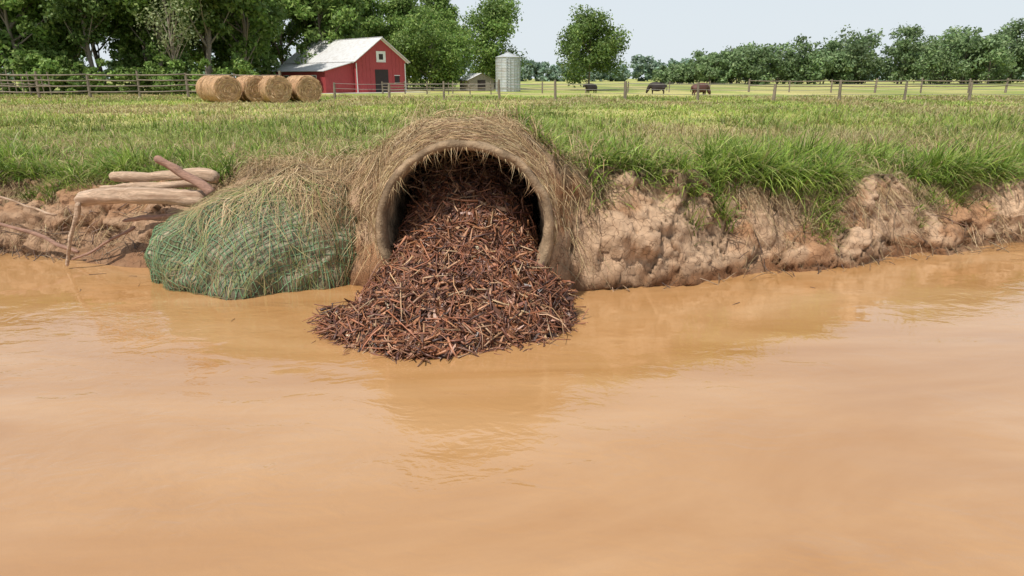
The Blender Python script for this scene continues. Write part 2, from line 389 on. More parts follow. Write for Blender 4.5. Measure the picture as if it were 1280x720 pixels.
Fd=np.stack([b+j,b+j+1,b2+j+1,b2+j],-1).reshape(-1,4)
net=empty('netted_erosion_mound')
m,nt,out=newmat('fibre_under_net'); co=objco(nt)
n1=noise(nt,2.0,5,.6,co); n2=noise(nt,18,7,.75,co)
r1=ramp(nt,n1.outputs[0],[(.3,(.13,.135,.07)),(.45,(.22,.22,.13)),(.55,(.36,.32,.22)),(.68,(.54,.45,.32))])
r2=ramp(nt,n2.outputs[0],[(.3,(.4,.4,.4)),(.7,(1.4,1.35,1.3))])
cc=mixc(nt,1.0,r1.outputs[0],r2.outputs[0],'MULTIPLY')
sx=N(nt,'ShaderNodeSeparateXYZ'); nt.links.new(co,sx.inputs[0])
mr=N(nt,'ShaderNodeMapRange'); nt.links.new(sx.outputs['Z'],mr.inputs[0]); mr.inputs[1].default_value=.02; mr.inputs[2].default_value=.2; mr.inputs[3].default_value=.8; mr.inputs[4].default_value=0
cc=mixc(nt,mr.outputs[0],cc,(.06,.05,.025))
p=N(nt,'ShaderNodeBsdfPrincipled'); p.inputs['Roughness'].default_value=.85; nt.links.new(cc,p.inputs['Base Color'])
bp=N(nt,'ShaderNodeBump'); bp.inputs['Strength'].default_value=1; bp.inputs['Distance'].default_value=.03; nt.links.new(n2.outputs[0],bp.inputs['Height']); nt.links.new(bp.outputs[0],p.inputs['Normal'])
nt.links.new(p.outputs[0],out.inputs[0])
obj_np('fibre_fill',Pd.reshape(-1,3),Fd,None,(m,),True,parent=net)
lines=[];K=90
for fam in range(2):
    for c0 in np.arange(-.98,.98,.036):
        h=math.sqrt(1-c0*c0); s=np.linspace(-h,h,K)
        wob=.03*vn(s*3,c0*5,0,95+fam)+.009*vn(s*20,c0*40,0,97+fam)
        a,b_=(s,c0+wob) if fam==0 else (c0+wob,s)
        ca,sa=math.cos(.6),math.sin(.6)
        lines.append(dome(a*ca-b_*sa,a*sa+b_*ca,np.full(K,.014)+.008*vn(s*12,c0*30,0,99))[0])
L_=np.array(lines)
pal=np.array([(.13,.24,.12),(.18,.31,.16),(.09,.17,.09)])
C=pal[rng.integers(0,3,len(L_))]
q=tubes(L_,np.full(L_.shape[:2],.0058),C,3,False); obj_np('net_cords',*q[:2],q[2],(leafmat('net_cord',0,.5,.4),),parent=net)
def dome_strands(n,pal,rmin,rmax,Lr,W,bias,azr=(-np.pi,np.pi),up=1.0):
    az=rng.uniform(*azr,n); r=rng.uniform(rmin,rmax,n)
    p0=np.stack([r*np.cos(az),r*np.sin(az)],-1)
    dirr=norm(np.stack([np.cos(az),np.sin(az)],-1)*bias+rng.normal(0,.8,(n,2)))
    L=rng.uniform(*Lr,n); s=np.linspace(0,1,6); cv=rng.normal(0,.25,n)
    perp=np.stack([-dirr[:,1],dirr[:,0]],-1)
    pq=p0[:,None]+dirr[:,None]*(L[:,None]*s)[...,None]+perp[:,None]*((cv*L)[:,None]*s**2)[...,None]
    rr_=np.linalg.norm(pq,axis=-1,keepdims=True); pq=pq*np.minimum(1,.995/np.maximum(rr_,1e-6))
    P,Nr=dome(pq[...,0],pq[...,1],np.broadcast_to(.015+.05*up*(s*(1-s))[None]*rng.uniform(0,2,(n,1)),(n,6)))
    side=norm(np.cross(norm(P[:,-1]-P[:,0]),Nr[:,0]))
    return ribbons(P,side,np.full(n,W)*rng.uniform(.6,1.3,n),pick(pal,n,.3),True,0)
palS=[(.46,.33,.18),(.38,.26,.14),(.54,.42,.25),(.30,.20,.11),(.42,.30,.16)]
palG=[(.24,.28,.09),(.32,.35,.13),(.19,.23,.08)]
pt=[dome_strands(650,palS+palG*2,.1,.95,(.1,.4),.005,1.6),
    dome_strands(350,palG+[(.42,.38,.18)],.1,.9,(.15,.5),.006,2.2),
    dome_strands(3200,palS,.0,.42,(.15,.5),.008,1.0,(-.3,np.pi),3),
    dome_strands(1000,palS,.1,.6,(.15,.45),.007,1.0,(-.9,.6),3),
    dome_strands(400,palS+palG,.05,.45,(.2,.5),.006,1.4,(-2.6,-.5),4),
    dome_strands(800,[(.30,.22,.12),(.2,.2,.08)],.86,.99,(.05,.25),.007,.3)]
q=merge(pt); obj_np('caught_straw',*q[:2],q[2],(M_straw,),parent=net)

# ---------------------------------------------------------------- straw on banks
def surf_strands(x,y,Lr,Wr,pal,lift=(.0,.08),dirbias=None,zf=terr,curl=.25,k=5):
    n=len(x); th=rng.uniform(0,2*np.pi,n); d=np.stack([np.cos(th),np.sin(th)],-1)
    if dirbias is not None: d=norm(d+np.array(dirbias))
    L=rng.uniform(*Lr,n); s=np.linspace(0,1,k)
    perp=np.stack([-d[:,1],d[:,0]],-1); cv=rng.normal(0,curl,n)
    xy=np.stack([x,y],-1)[:,None]+d[:,None]*(L[:,None]*s)[...,None]+perp[:,None]*((cv*L)[:,None]*s**2)[...,None]
    z=zf(xy[...,0],xy[...,1]); z0=z[:,:1]
    z=np.maximum(z,z0-(L[:,None]*s)*.9)
    lf=rng.uniform(*lift,n)
    z=z+lf[:,None]*(.25+np.sin(s*np.pi)[None]*.6+ s[None]*rng.uniform(-.2,.9,(n,1)))
    P=np.concatenate([xy,z[...,None]],-1)
    inm=((P[...,0]-CX)**2+(P[...,2]-CZ)**2<.93**2)&(P[...,1]<7.7)
    ok=~inm.any(1); P=P[ok]; n=len(P)
    side=norm(np.cross(P[:,-1]-P[:,0],rng.normal(size=(n,3))*.6+np.array([0,-.4,.8])))
    return ribbons(P,side,rng.uniform(*Wr,n),pick(pal,n,.3),True,.1)
parts=[]
n=8000; x=rng.normal(-.52,.62,n); y=Ys(x)+rng.uniform(.0,1.7,n)
ok=(np.abs(x+.5)<1.3); parts.append(surf_strands(x[ok],y[ok],(.12,.4),(.004,.009),palS,(.01,.10),(0,-.2)))
n=2700; a_=np.pi/2+rng.normal(0,.28*np.pi,n); topw=np.clip(np.sin(a_),0,1)**2
ok=(a_>-.1*np.pi)&(a_<1.1*np.pi); a_=a_[ok]; topw=topw[ok]; n=len(a_)
r=RO-.005+np.abs(rng.normal(0,.02+.09*topw,n))
yy=7.08+rng.uniform(.0,.10,n)+np.clip((r-RO+.01),0,1)*1.6
tang=rng.choice([-1,1],n)*rng.uniform(.05,.28,n)
s=np.linspace(0,1,5)
aa=a_[:,None]+tang[:,None]*s; rr=np.maximum(r[:,None]+rng.normal(0,.04,(n,1))*s,RO-.045)
Pp=np.stack([CX+rr*np.cos(aa),yy[:,None]-(rng.uniform(0,.05,(n,1))*np.sin(s*np.pi)),CZ+rr*np.sin(aa)-rng.uniform(0,.03,(n,1))*s**2],-1)
Pp[...,2]=np.maximum(Pp[...,2],.02)
side=norm(np.cross(Pp[:,-1]-Pp[:,0],rng.normal(size=(n,3))*.4+np.array([0,-1,.2])))
parts.append(ribbons(Pp,side,rng.uniform(.003,.008,n),pick(palS+[(.24,.15,.09)],n,.3),True,0))
n=90; a_=rng.uniform(.15*np.pi,.85*np.pi,n); L=rng.uniform(.04,.22,n)
x0=CX+(RO-.08)*np.cos(a_); z0=CZ+(RO-.07)*np.sin(a_); y0=7.05+rng.uniform(-.02,.03,n)
Pp=np.stack([x0[:,None]+rng.normal(0,.06,(n,1))*s,y0[:,None]-.04*np.sin(s*np.pi)+0*x0[:,None],z0[:,None]-L[:,None]*s],-1)
parts.append(ribbons(Pp,norm(rng.normal(size=(n,3))*[1,.3,.1]),rng.uniform(.003,.006,n),pick(palS,n,.3),True,0))
n=4300; x=np.concatenate([rng.uniform(-3.8,-1.5,n),rng.uniform(.45,1.0,1100)]); y=Ys(x)+rng.uniform(.05,1.3,len(x))
parts.append(surf_strands(x,y,(.15,.45),(.004,.009),palS,(.0,.16),(0,-.5)))
n=8500; x=np.concatenate([rng.uniform(-8.5,-3.6,3600),rng.uniform(.9,10,n-3600)]); y=Ys(x)+Wd(x)*rng.normal(1.0,.17,n)
parts.append(surf_strands(x,y,(.12,.5),(.004,.008),palS,(.0,.07),(0,-1.2)))
n=2600; x=np.concatenate([rng.uniform(3.0,10,n//2),rng.uniform(-8.5,-4,n//2)]); y=Ys(x)+Wd(x)*rng.uniform(0,.9,n)
parts.append(surf_strands(x,y,(.1,.5),(.003,.008),palS+[(.18,.11,.06)]*3,(.0,.05),(.3,-.8)))
n=12000; x=rng.uniform(-10,11,n); y=Ys(x)+Wd(x)+np.abs(rng.normal(0,2.6,n))
parts.append(surf_strands(x,y,(.12,.4),(.005,.009),palS+[(.55,.46,.24)],(.05,.28),(0,-.2)))
q=merge(parts); obj_np('dry_straw',*q[:2],q[2],(M_straw,))

# ---------------------------------------------------------------- grass
def grass(x,y,h,w,pal_g,dryf,k=4,lean=.45,zf=terr,fwd=.1,cm=None,droop=1.0):
    n=len(x); z=zf(x,y)-.02
    th=rng.uniform(0,2*np.pi,n); ln=np.abs(rng.normal(0,lean,n))
    d=norm(np.stack([np.cos(th)*ln,np.sin(th)*ln-fwd,np.ones(n)],-1))
    s=np.linspace(0,1,k); dr=rng.uniform(.1,.95,n)*droop
    hd=norm(np.stack([np.cos(th),np.sin(th)-fwd*2,0*th],-1))
    P=np.stack([x,y,z],-1)[:,None]+d[:,None]*(h[:,None]*s)[...,None]+hd[:,None]*((h*dr*.6)[:,None]*s**2)[...,None]
    P[...,2]-=(h*dr*.7)[:,None]*s**2.5
    side=np.stack([-np.sin(th),np.cos(th),0*th],-1)+rng.normal(0,.5,(n,3))*[1,1,.2]; side=norm(side)
    C=pick(pal_g,n,.25)
    if cm is not None: C=C*cm[:,None]
    isd=(rng.random(n)<dryf)[:,None]; C=np.where(isd,pick([(.50,.42,.20),(.58,.49,.26),(.42,.33,.15)],n,.25),C)
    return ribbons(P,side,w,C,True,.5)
PG=[(.29,.42,.06),(.37,.50,.09),(.21,.34,.05),(.45,.54,.13),(.31,.43,.07),(.13,.23,.035)]
PY_=[(.44,.45,.13),(.38,.43,.11),(.50,.48,.18),(.34,.40,.10)]
def tufts(nc,per,xr,trange,sig,hr,wr,pal,dryfun,accept=None,k=4,lean=.45,fwd=.1,droop=1.0):
    cx=rng.uniform(*xr,nc); t=trange[0]+(trange[1]-trange[0])*rng.random(nc)
    cy=Ys(cx)+Wd(cx)+t
    if accept is not None:
        ok=accept(cx,cy,t); cx,cy=cx[ok],cy[ok]
    hh=rng.uniform(*hr,len(cx))*(1+.45*vn(cx*1.2,cy*1.2,0,107)); cm=rng.uniform(.65,1.25,len(cx))
    x=np.repeat(cx,per)+rng.normal(0,sig,len(cx)*per); y=np.repeat(cy,per)+rng.normal(0,sig,len(cx)*per)
    h=np.repeat(hh,per)*rng.uniform(.45,1.15,len(x)); w=rng.uniform(*wr,len(x))
    return grass(x,y,h,w,pal,np.clip(dryfun(x,y),0,.95),k,lean,fwd=fwd,cm=np.repeat(cm,per),droop=droop)
hump=lambda x: np.exp(-((x+.55)/1.0)**2)
dfun=lambda x,y: .26+.5*fbm(x*.5,y*.35,0,101,2)+.4*hump(x)*(y<9.8)
parts=[]
def acc_near(x,y,t):
    bare=(np.abs(x+.55)<1.05)&(y<8.9)
    bare|=(x>-3.4)&(x<-1.2)&(t<.5)
    return (~bare)&(rng.random(len(x))<np.where(t<.15,.75,1.0))
parts.append(tufts(2300,26,(-9.5,10.5),(-.05,1.6),.055,(.16,.36),(.009,.018),PG,dfun,accept=acc_near))
parts.append(tufts(1000,30,(.95,9.8),(-.22,1.9),.07,(.36,.72),(.014,.028),PG,lambda x,y:x*0+.10,fwd=.38,k=6,droop=1.25,accept=lambda x,y,t:vn(x*.9,y*.9,0,108)-np.clip(-t,0,1)*2.5>-.5))
parts.append(tufts(230,30,(.1,1.9),(.15,2.2),.06,(.25,.50),(.012,.024),PG,lambda x,y:x*0+.12,fwd=.25,k=5))
parts.append(tufts(600,30,(-9.5,-4.0),(-.15,1.9),.07,(.32,.60),(.013,.026),PG,lambda x,y:x*0+.12,fwd=.3,k=6,droop=1.2))
parts.append(tufts(480,30,(-4.6,-1.5),(.4,2.6),.06,(.18,.40),(.010,.020),PG+PY_,lambda x,y:x*0+.25))
parts.append(tufts(240,26,(.9,10),(-.65,0),.06,(.18,.42),(.009,.018),PG,lambda x,y:x*0+.3,accept=lambda x,y,t:(vn(x*1.4,7,0,103)>-.05)&((x<1.9)|(x>3.0)),fwd=.45,k=5))
parts.append(tufts(22,34,(2.1,2.8),(-.55,-.05),.06,(.22,.42),(.009,.018),PG,lambda x,y:x*0+.15,fwd=.4,k=5))
parts.append(tufts(60,30,(-8.5,-4.6),(-.4,0),.06,(.2,.4),(.009,.018),PG,lambda x,y:x*0+.3,fwd=.4,k=5))
parts.append(tufts(4800,20,(-15,17),(1.3,6.5),.07,(.13,.34),(.011,.020),PG+PY_*2,lambda x,y:.40+.7*fbm(x*.35,y*.3,0,104,2),k=3,accept=lambda x,y,t:(np.abs(x+.55)>1.1)|(y>9.2)))
parts.append(tufts(1300,24,(-17,19),(1.2,13),.09,(.28,.55),(.018,.032),PG+PY_,lambda x,y:x*0+.2,k=4,droop=1.1,accept=lambda x,y,t:((np.abs(x+.55)>1.3)|(y>9.6))&(vn(x*.4,y*.4,0,111)>-.2)))
nf=120000
y=7.5+6.5+45*rng.random(nf)**1.5; x=rng.uniform(-.78,.78,nf)*(y+6)
hh=rng.uniform(.10,.30,nf)*(1+.5*vn(x*.5,y*.4,0,109)); ww=.015+.0013*(y-10)
dr=np.clip(.45+.9*fbm(x*.2,y*.12,0,105,3),.02,.95)
parts.append(grass(x,y,hh,ww*rng.uniform(.7,1.4,nf),PY_*2+PG,dr,3,.55,cm=np.clip(1+.45*fbm(x*.6,y*.35,0,112,2),.55,1.5)))
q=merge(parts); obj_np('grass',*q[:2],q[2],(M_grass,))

# ---------------------------------------------------------------- driftwood
M_wood=surfmat('bleached_wood',(.58,.41,.28),.45,7,.75,.9,24,(.8,9,9),dirt=(.38,.24,.15))
M_wood2=surfmat('dark_wood',(.32,.18,.125),.4,7,.8,.8,24,(.8,6,6))
def log(name,pts,r0,r1,mat,parent=None,m=16,wob=.16):
    pts=np.array(pts,float); k=40; t=np.linspace(0,1,k); tt=np.linspace(0,1,len(pts))
    P=np.stack([np.interp(t,tt,pts[:,i]) for i in range(3)],-1)
    L=np.linalg.norm(pts[-1]-pts[0]); sd=random.random()*50
    P+=np.stack([fbm(t*3+sd,0,0,i+110,2) for i in range(3)],-1)*L*.022
    rad=(r0+(r1-r0)*t)*(1+wob*fbm(t*6+sd,2,0,113,2)); rad[0]*=.55; rad[1]*=.9; rad[-1]*=.6
    T=norm(np.gradient(P,axis=0)); U=norm(np.cross(T,[0.01,.02,1])); W=np.cross(T,U)
    a=np.arange(m)*2*np.pi/m
    rr=rad[:,None]*(1+.22*fbm(np.cos(a)[None]*2.5+sd,np.sin(a)[None]*2.5,t[:,None]*2,114,2))
    V=(P[:,None]+rr[...,None]*(np.cos(a)[None,:,None]*U[:,None]+np.sin(a)[None,:,None]*W[:,None])).reshape(-1,3)
    F=[(i*m+j,i*m+(j+1)%m,(i+1)*m+(j+1)%m,(i+1)*m+j) for i in range(k-1) for j in range(m)]
    me=bpy.data.meshes.new(name); me.from_pydata([tuple(v) for v in V],[],F+[tuple(range(m-1,-1,-1)),tuple(range((k-1)*m,k*m))])
    for pp in me.polygons: pp.use_smooth=True
    me.materials.append(mat); return link(bpy.data.objects.new(name,me),parent)
dw=empty('driftwood_logs')
log('log_lower',[(-5.6,8.75,.92),(-4.9,8.65,.96),(-3.85,8.55,.98)],.085,.095,M_wood,dw)
log('log_upper',[(-5.3,9.05,1.17),(-4.65,8.95,1.2),(-3.85,8.9,1.17)],.065,.08,M_wood,dw)
log('log_mid',[(-5.4,8.95,1.03),(-4.7,8.9,1.08),(-3.95,8.8,1.07)],.04,.05,M_wood,dw)
log('log_diagonal',[(-4.45,8.6,1.45),(-4.15,8.55,1.27),(-3.72,8.45,1.03)],.045,.065,M_wood2,dw)
log('branch_prop',[(-5.85,8.65,.02),(-5.72,8.62,.42),(-5.5,8.62,.9)],.02,.035,M_wood,dw)
log('branch_thin',[(-5.95,8.95,.05),(-5.4,8.9,.3),(-5.0,8.9,.52)],.014,.02,M_wood2,dw)
log('branch_low',[(-7.6,9.3,.62),(-6.6,9.15,.35),(-5.9,8.95,.12)],.02,.03,M_wood2,dw)
log('branch_fork',[(-7.4,9.5,.95),(-6.6,9.2,.70),(-6.2,9.15,.62)],.012,.02,M_wood,dw)
log('branch_stub',[(-5.1,8.8,.60),(-4.6,8.72,.68),(-4.0,8.6,.74)],.025,.035,M_wood2,dw)
def toe(x,y): return np.maximum(terr(x,y),.0)
n=420; x=np.concatenate([rng.uniform(-8,-4,210),rng.uniform(.9,9,210)]); y=Ys(x)+rng.uniform(-.25,.5,n)
P=np.stack([x,y,toe(x,y)+.02],-1); Nn=np.tile([0,-.5,.8],(n,1))
q=sticks(P,norm(Nn),(.1,.6),(.003,.009),[(.16,.09,.05),(.3,.2,.12),(.09,.05,.03)],.12,.2,.03)
obj_np('bank_roots',*q[:2],q[2],(M_debris,))
fl=empty('floating_debris')
P=np.array([[1.3,4.55,.003],[-4.6,7.9,.004],[-4.9,8.1,.004],[-5.1,7.7,.004],[-4.4,8.2,.004],[-4.8,8.3,.004],[-5.3,8.4,.004]]+[[rng.uniform(-5,5),rng.uniform(6.5,8),.003] for _ in range(5)])
q=sticks(P,np.tile([0,0,1.],(len(P),1)),(.05,.26),(.002,.005),[(.12,.06,.035)],.02,.15,.003); obj_np('twigs',*q[:2],q[2],(M_debris,),parent=fl)

# ---------------------------------------------------------------- trees
def tree_parts(seed,H,CW,trunk_f=.22,nl=11000,ls=.22,shade=1.0,pal=None,ncl=34,org=(0,0,0),crk=1.2):
    global rng
    old=rng; rng=np.random.default_rng(seed)
    org=np.array(org,float)
    cc=[]
    while len(cc)<ncl:
        p=rng.uniform(-1,1,3)
        if np.linalg.norm(p)>1 or np.linalg.norm(p)<.3: continue
        cc.append(p)
    cc=np.array(cc); zc=trunk_f+(1-trunk_f)*.5
    prof=1-.25*np.clip(cc[:,2],0,1)
    ctr=np.stack([cc[:,0]*CW*.42*prof,cc[:,1]*CW*.42*prof,H*(zc+cc[:,2]*(1-trunk_f)*.44)],-1)
    cr=rng.uniform(.07,.17,ncl)*min(CW,H)*crk
    wts=cr**2; ci=rng.choice(ncl,nl,p=wts/wts.sum())
    u=norm(rng.normal(size=(nl,3)))*(rng.random((nl,1))**.5)
    u[:,2]*=.7
    c=ctr[ci]+u*cr[ci][:,None]+rng.normal(0,.13*cr.mean(),(nl,3))
    c[:,2]=np.maximum(c[:,2],.05*H)
    nrm=norm(u*1.0+rng.normal(0,.8,(nl,3))+np.array([0,0,.5]))
    a=norm(np.cross(nrm,rng.normal(size=(nl,3)))); b=np.cross(nrm,a)
    sz=ls*rng.uniform(.5,1.25,nl)[:,None]
    V=np.stack([c-a*sz,c-b*sz*.55,c+a*sz,c+b*sz*.55],1).reshape(-1,3)
    F=np.arange(nl*4).reshape(-1,4)
    cv=rng.uniform(.75,1.3,ncl)[ci]
    C=pick(pal,nl,.25)*cv[:,None]*shade; C=np.repeat(C,4,axis=0)
    k=7;s=np.linspace(0,1,k)
    tr=np.stack([.03*H*vn(s*2+seed,0,0,7),.03*H*vn(s*2+seed,5,0,8),s*H*.82],-1)
    TP=[tr];TR=[.0165*H*(1-s*.85)]; TR[0][0]*=1.3
    for i in range(min(ncl,22)):
        e=ctr[i]; h0=np.clip(e[2]/H-.22,.12,.75)*H; st=np.array([np.interp(h0,tr[:,2],tr[:,j]) for j in range(3)])
        mid=(st+e)/2+np.array([0,0,-.02*H])+rng.normal(0,.012*H,3)
        q=(1-s)[:,None]**2*st+2*(s*(1-s))[:,None]*mid+(s**2)[:,None]*e
        TP.append(q); TR.append(.006*H*(1-s*.85))
    tv=tubes(np.array(TP),np.array(TR),np.tile(np.array([[.24,.20,.16]]),(len(TP),1)),5,False)
    rng=old
    return (V+org,F,C),(tv[0]+org,tv[1],tv[2])
def tree_mesh(name,*a,**k):
    lf,tv=tree_parts(*a,**k); q=merge([lf,tv])
    mi=np.concatenate([np.zeros(len(lf[1]),int),np.ones(len(tv[1]),int)])
    return mesh_np(name,q[0],q[1],q[2],(M_leaf,M_bark),False,mi)
GL=[(.15,.245,.055),(.19,.29,.065),(.12,.195,.045),(.24,.32,.085)]
GD=[(.13,.205,.055),(.16,.24,.06),(.10,.165,.04),(.19,.26,.065)]
tA=tree_mesh('broadleaf_a',1,9.6,11.0,.05,19000,.19,1.0,GL,64)
tB=tree_mesh('broadleaf_b',2,12.3,10.4,.05,19000,.19,1.0,GL,64)
tC=tree_mesh('broadleaf_c',3,9.9,10.6,.10,17000,.19,1.0,GD,64)
fA=tree_mesh('forest_a',4,14.5,8.2,.16,16000,.22,1.0,GL,54)
fB=tree_mesh('forest_b',5,15.5,7.6,.26,15000,.22,.9,GD,48)
fC=tree_mesh('forest_c',6,13.5,8.6,.06,17000,.22,1.0,GL,54)
fD=tree_mesh('sparse_d',8,11,6.5,.3,1500,.14,1.2,[(.22,.25,.12)],40)
def put(me,x,y,s=1,rz=0,name='deciduous_tree',sz=None):
    o=bpy.data.objects.new(name,me); o.location=(x,y,float(terr(np.array([x]),np.array([y]))[0])-.1); o.scale=(s,s,sz or s); o.rotation_euler=(0,0,rz); return link(o)
put(tA,-9.6,86,1,0.3); put(tB,-2.4,97,1,1.2); put(tC,9.6,89,.98,2.0)
put(fC,-14.5,98,.98,1); put(fA,-20,96,1.0,2); put(fB,-26,94,1,.5); put(fC,-23,102,1.15,3); put(tA,-16.5,105,1.35,2.2); put(fA,-11,108,.98,4)
rr_=random.Random(3)
for i in range(17):
    put([fA,fB,fC,fB][i%4],-53+i*1.75+rr_.uniform(-.6,.6),64+(i%3)*5+rr_.uniform(-1.5,1.5),rr_.uniform(.85,1.12),rr_.uniform(0,6))
for i in range(9):
    put([fC,fA][i%2],-66+i*5.6,84+rr_.uniform(-3,3),rr_.uniform(1.0,1.2),rr_.uniform(0,6))
put(fD,-28.2,60,1.0,1.1,'sparse_tree')
pp=[]
for i in range(60):
    x=-58+i*.6+rr_.uniform(-.5,.5); y=60+rr_.uniform(-1.5,5)
    if x>-22: continue
    pp.append(tree_parts(200+i,rr_.uniform(1.6,4.2),rr_.uniform(2.5,4),.02,1100,.17,1.0,GL,9,(x,y,.9))[0])
q=merge(pp); obj_np('undergrowth_shrubs',*q[:2],q[2],(M_leaf,))
HAZE_TINT=[(.16,.235,.10),(.19,.265,.115),(.135,.20,.09),(.22,.295,.135)]  # leaf greens slightly paled and blued, distance haze painted into the colour
pts=[]
def hprof(x): return np.interp(x,[40,50,60,68,74,86,96,104,112,122,132,150,400],[6,9,12.5,12,9,12.5,15,15.5,13,18.5,18,16,17])
x=40.0
i=0
while x<330:
    h=hprof(x)*rr_.uniform(.75,1.12); wd=rr_.uniform(8,15)
    pts+=list(tree_parts(300+i,h,wd,.0,2300 if x<170 else 700,.44,rr_.uniform(.8,1.2),HAZE_TINT,34,(x,182+rr_.uniform(-12,16),.6),1.4))
    x+=rr_.uniform(1.7,3.4); i+=1
q=merge(pts); obj_np('distant_tree_line',*q[:2],q[2],(M_leaf,))
HAZE_TINT2=[(.24,.33,.24),(.27,.36,.27),(.21,.30,.22)]  # stronger air haze painted into these farther leaf colours
pts=[];x=-20.;i=0
while x<420:
    h=rr_.uniform(8,12)*(.8 if 30<x<50 else 1); wd=rr_.uniform(14,20)
    pts.append(tree_parts(500+i,h,wd,.0,900,.9,1.0,HAZE_TINT2,16,(x,330+rr_.uniform(-12,12),.5),1.5)[0]); x+=rr_.uniform(4,6); i+=1
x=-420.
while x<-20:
    h=rr_.uniform(9,15); pts.append(tree_parts(500+i,h,18,.0,500,1.2,1.0,HAZE_TINT2,14,(x,300+rr_.uniform(-12,12),.5),1.5)[0]); x+=rr_.uniform(8,12); i+=1
q=merge(pts); obj_np('far_haze_tinted_tree_line',*q[:2],q[2],(M_leaf,))

# ---------------------------------------------------------------- generic box builder
def boxes(name,bl,mat,parent=None):
    V=[];F=[]
    for (x0,x1,y0,y1,z0,z1) in bl:
        o=len(V); V+=[(x0,y0,z0),(x1,y0,z0),(x1,y1,z0),(x0,y1,z0),(x0,y0,z1),(x1,y0,z1),(x1,y1,z1),(x0,y1,z1)]
        F+=[(o,o+3,o+2,o+1),(o+4,o+5,o+6,o+7),(o,o+1,o+5,o+4),(o+1,o+2,o+6,o+5),(o+2,o+3,o+7,o+6),(o+3,o,o+4,o+7)]
    me=bpy.data.meshes.new(name); me.from_pydata(V,[],F); me.materials.append(mat)
    return link(bpy.data.objects.new(name,me),parent)
def poly(name,V,F,mat,parent=None):
    me=bpy.data.meshes.new(name); me.from_pydata(V,[],F); me.materials.append(mat); return link(bpy.data.objects.new(name,me),parent)
# ---------------------------------------------------------------- barn
M_red=surfmat('red_barn_boards',(.36,.05,.055),.3,4,.7,.3,20,(6,6,.5))
M_white=surfmat('white_trim',(.72,.71,.69),.1,3,.6,.1)
M_roof=surfmat('metal_roof',(.66,.66,.66),.12,2,.45,.2,8,(4,4,4),metal=.05,dirt=(.56,.54,.52))
M_dark=surfmat('dark_opening',(.03,.02,.02),.2,3,.8,0)
barn=empty('red_barn',(-13.3,73,.95),R(45))
L=14.0;hw=3.0;e=3.2;rg=5.3
poly('walls',[(-hw,0,0),(hw,0,0),(hw,0,e),(0,0,rg),(-hw,0,e),(-hw,L,0),(hw,L,0),(hw,L,e),(0,L,rg),(-hw,L,e)],
 [(0,1,2,3,4),(6,5,9,8,7),(1,6,7,2),(5,0,4,9)],M_red,barn)
LW=3.2
poly('lean_to_walls',[(-hw-LW,.5,0),(-hw-.004,.5,0),(-hw-.004,.5,2.95),(-hw-LW,.5,2.15),(-hw-LW,L,0),(-hw-.004,L,0),(-hw-.004,L,2.95),(-hw-LW,L,2.15)],[(0,1,2,3),(4,0,3,7),(5,4,7,6)],M_red,barn)
def slab(name,a,b,y0,y1,th,mat):
    (xa,za),(xb,zb)=a,b
    V=[(xa,y0,za),(xb,y0,zb),(xb,y1,zb),(xa,y1,za),(xa,y0,za+th),(xb,y0,zb+th),(xb,y1,zb+th),(xa,y1,za+th)]
    poly(name,V,[(0,3,2,1),(4,5,6,7),(0,1,5,4),(1,2,6,5),(2,3,7,6),(3,0,4,7)],mat,barn)
slab('roof_west',(-hw-.35,e-.22),(0,rg+.02),-.45,L+.3,.07,M_roof)
slab('roof_east',(0.003,rg+.02),(hw+.35,e-.22),-.45,L+.3,.07,M_roof)
slab('lean_to_roof',(-hw-LW-.3,2.08),(-hw+.0,2.98),.2,L+.2,.06,M_roof)
boxes('roof_ridge',[(-.06,.06,-.45,L+.3,rg+.09,rg+.14)],M_roof,barn)
slab('rake_trim_w',(-hw-.35,e-.32),(0,rg-.08),-.08,-.012,.09,M_white)
slab('rake_trim_e',(0.003,rg-.08),(hw+.35,e-.32),-.08,-.012,.09,M_white)
boxes('trim',[(-hw,-hw+.1,-.03,-.004,0,e-.3),(hw-.1,hw,-.03,-.004,0,e-.3),(-.5,.5,-.05,-.006,3.0,3.06),(-.5,.5,-.05,-.006,4.0,4.06),(-.56,-.5,-.05,-.006,3.0,4.06),(.5,.56,-.05,-.006,3.0,4.06)],M_white,barn)
boxes('loft_door',[(-.49,.49,-.03,-.005,3.07,3.99)],M_white,barn)
boxes('loft_opening',[(-.25,.25,-.045,-.031,3.25,3.8)],M_dark,barn)
boxes('door',[(-.8,.8,-.02,-.004,0,2.3)],M_dark,barn)
wl=[];wt=[]
for yy in (2.2,5,7.8,10.6):
    wl.append((-hw-LW-.02,-hw-LW-.004,yy,yy+.9,.9,1.65)); 
    wt+=[(-hw-LW-.04,-hw-LW-.005,yy-.1,yy+1.0,1.65,1.75),(-hw-LW-.04,-hw-LW-.005,yy-.1,yy+1.0,.8,.9),(-hw-LW-.04,-hw-LW-.005,yy-.1,yy,.9,1.65),(-hw-LW-.04,-hw-LW-.005,yy+.9,yy+1.0,.9,1.65)]
boxes('windows',wl+[(1.6,2.2,-.02,-.004,1.0,1.7)],M_dark,barn)
boxes('window_trim',wt+[(1.54,2.26,-.04,-.005,1.7,1.76),(1.54,2.26,-.04,-.005,.94,1.0)],M_white,barn)
bt=[(x-.02,x+.02,-.018,-.003,.0,(e if abs(x)>2.7 else e+(hw-abs(x))*.6)) for x in np.arange(-2.7,2.8,.45) if abs(x)>1.0]
boxes('battens',bt,M_red,barn)
boxes('foundation_pad',[(-7.5,4.5,-2.2,0-.01,-.1,.08)],surfmat('pale_gravel',(.5,.47,.42),.2,5,.9,.3),barn)
